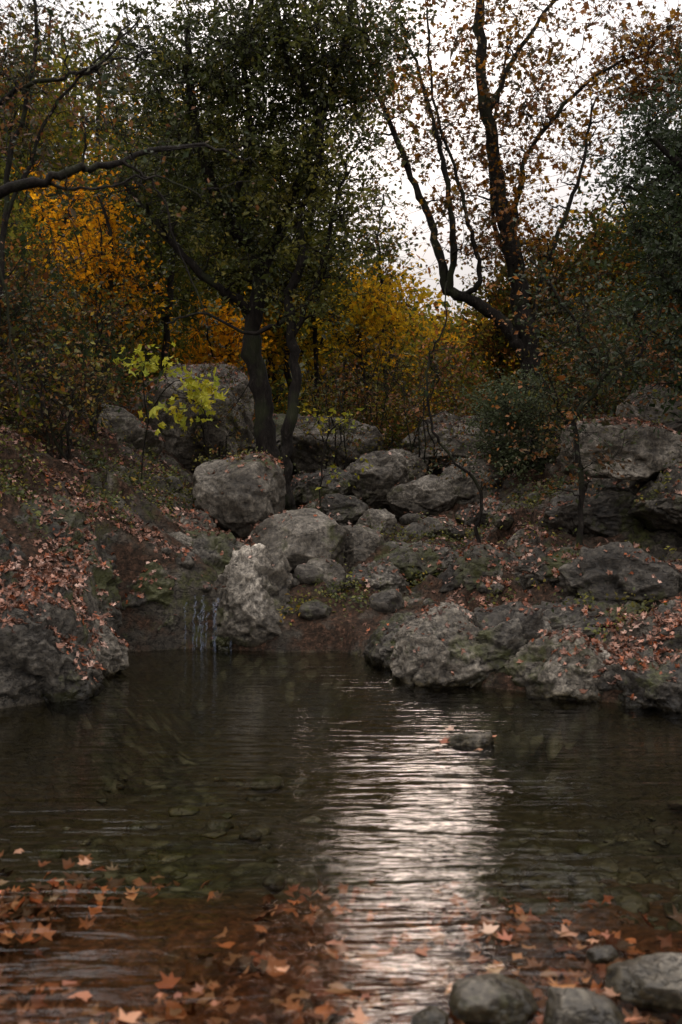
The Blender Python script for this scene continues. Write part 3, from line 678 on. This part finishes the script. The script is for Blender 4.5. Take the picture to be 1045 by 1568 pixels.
P[:, 2] = np.where(rng.random(len(P)) < .25, .003, -.035)
P = np.vstack([P, [(x, y, .003) for x, y in [(.55, 5.45), (.62, 5.7), (.5, 5.3), (.75, 5.35), (.85, 5.6)]]])
FLO = [(4, (.30, .115, .055)), (3, (.37, .18, .095)), (3, (.2, .065, .03)), (1, (.45, .30, .21))]
v, f, k = leaves(P, rng.normal(0, .06, P.shape)+np.array([0, 0, 1]), U(.045, .095, len(P)), 'lobed', wild=.9)
build('floating_leaves', v, f, [M_litter], col=np.repeat(palette(FLO, len(P), .35), k, 0))
for o in hide: o.hide_viewport = False

# ---------------------------------------------------------------- little waterfall
Vv = []; Fv = []; o = 0
for k in range(12):
    x0 = -1.30+.032*k+U(-.02, .02); w = U(.005, .012); yb = 8.36+U(-.05, .05); zt0 = .48-U(0, .2)
    s = np.linspace(0, 1, 14); zz = zt0*(1-s**1.6)-.01; yy = yb+.12-.2*s**.6; xx = x0+np.cumsum(U(-.010, .010, 14))
    a = np.stack([xx-w, yy, zz], -1); b = np.stack([xx+w, yy-.006, zz], -1); V2 = np.stack([a, b], 1).reshape(-1, 3); Vv.append(V2)
    i = np.arange(13)*2; Fv.append(np.stack([i, i+1, i+3, i+2], -1)+o); o += len(V2)
build('small_waterfall', np.concatenate(Vv), np.concatenate(Fv), [M_fall], smooth=True)

# ---------------------------------------------------------------- light
w = bpy.data.worlds.new('World'); scene.world = w; w.use_nodes = True; nt = w.node_tree; nt.nodes.clear()
sd = Vector((.03, 1., .44)).normalized(); el = math.asin(sd.z); az = math.atan2(sd.x, sd.y)
W = nt.nodes.new; K = nt.links.new
sky = W('ShaderNodeTexSky'); sky.sky_type = 'NISHITA'; sky.sun_disc = False; sky.sun_elevation = el; sky.sun_rotation = az
tc = W('ShaderNodeTexCoord'); nz = W('ShaderNodeTexNoise'); nz.inputs['Scale'].default_value = 2.; nz.inputs['Detail'].default_value = 4.
K(tc.outputs['Generated'], nz.inputs['Vector'])
cr = W('ShaderNodeValToRGB'); cr.color_ramp.elements[0].position = .3; cr.color_ramp.elements[0].color = (.91, .86, .86, 1)
cr.color_ramp.elements[1].position = .7; cr.color_ramp.elements[1].color = (1.08, 1.02, 1.0, 1); K(nz.outputs['Fac'], cr.inputs['Fac'])
sp = W('ShaderNodeSeparateXYZ'); K(tc.outputs['Generated'], sp.inputs[0])
gr = W('ShaderNodeMapRange'); gr.inputs['From Min'].default_value = .12; gr.inputs['From Max'].default_value = 1.; gr.inputs['To Min'].default_value = 6.8; gr.inputs['To Max'].default_value = 25.
K(sp.outputs['Z'], gr.inputs['Value'])
mu = W('ShaderNodeMixRGB'); mu.blend_type = 'MULTIPLY'; mu.inputs['Fac'].default_value = 1; K(cr.outputs[0], mu.inputs['Color1']); K(gr.outputs[0], mu.inputs['Color2'])
vm = W('ShaderNodeVectorMath'); vm.operation = 'DOT_PRODUCT'; K(tc.outputs['Generated'], vm.inputs[0]); vm.inputs[1].default_value = sd
gl = W('ShaderNodeMapRange'); gl.interpolation_type = 'SMOOTHSTEP'; gl.inputs['From Min'].default_value = math.cos(math.radians(14)); gl.inputs['From Max'].default_value = 1.; gl.inputs['To Min'].default_value = 0; gl.inputs['To Max'].default_value = 1.
K(vm.outputs['Value'], gl.inputs['Value'])
ad = W('ShaderNodeMixRGB'); ad.blend_type = 'ADD'; K(gl.outputs[0], ad.inputs['Fac']); K(mu.outputs[0], ad.inputs['Color1']); ad.inputs['Color2'].default_value = (5., 4.1, 3.5, 1)
mx = W('ShaderNodeMixRGB'); mx.inputs['Fac'].default_value = .93; K(sky.outputs[0], mx.inputs['Color1']); K(ad.outputs[0], mx.inputs['Color2'])
bg = W('ShaderNodeBackground'); bg.inputs['Strength'].default_value = .1; ou = W('ShaderNodeOutputWorld')
K(mx.outputs[0], bg.inputs['Color']); K(bg.outputs[0], ou.inputs['Surface'])
sl = bpy.data.lights.new('sun', 'SUN'); sl.energy = .5; sl.angle = math.radians(14); sl.color = (1, .78, .65)
so = bpy.data.objects.new('sun', sl); scene.collection.objects.link(so); so.rotation_euler = sd.to_track_quat('Z', 'Y').to_euler()

# ---------------------------------------------------------------- camera
cam = bpy.data.cameras.new('camera'); co = bpy.data.objects.new('camera', cam); scene.collection.objects.link(co)
co.location = (0, 0, 1.5); co.rotation_euler = (math.radians(90), 0, 0); cam.lens = 35; cam.sensor_width = 36; cam.shift_y = -.041
cam.dof.use_dof = True; cam.dof.focus_distance = 10.5; cam.dof.aperture_fstop = 2.8
cam.clip_end = 3000; cam.clip_start = .05; scene.camera = co
scene.view_settings.view_transform = 'Standard'; scene.view_settings.look = 'None'; scene.view_settings.exposure = 0
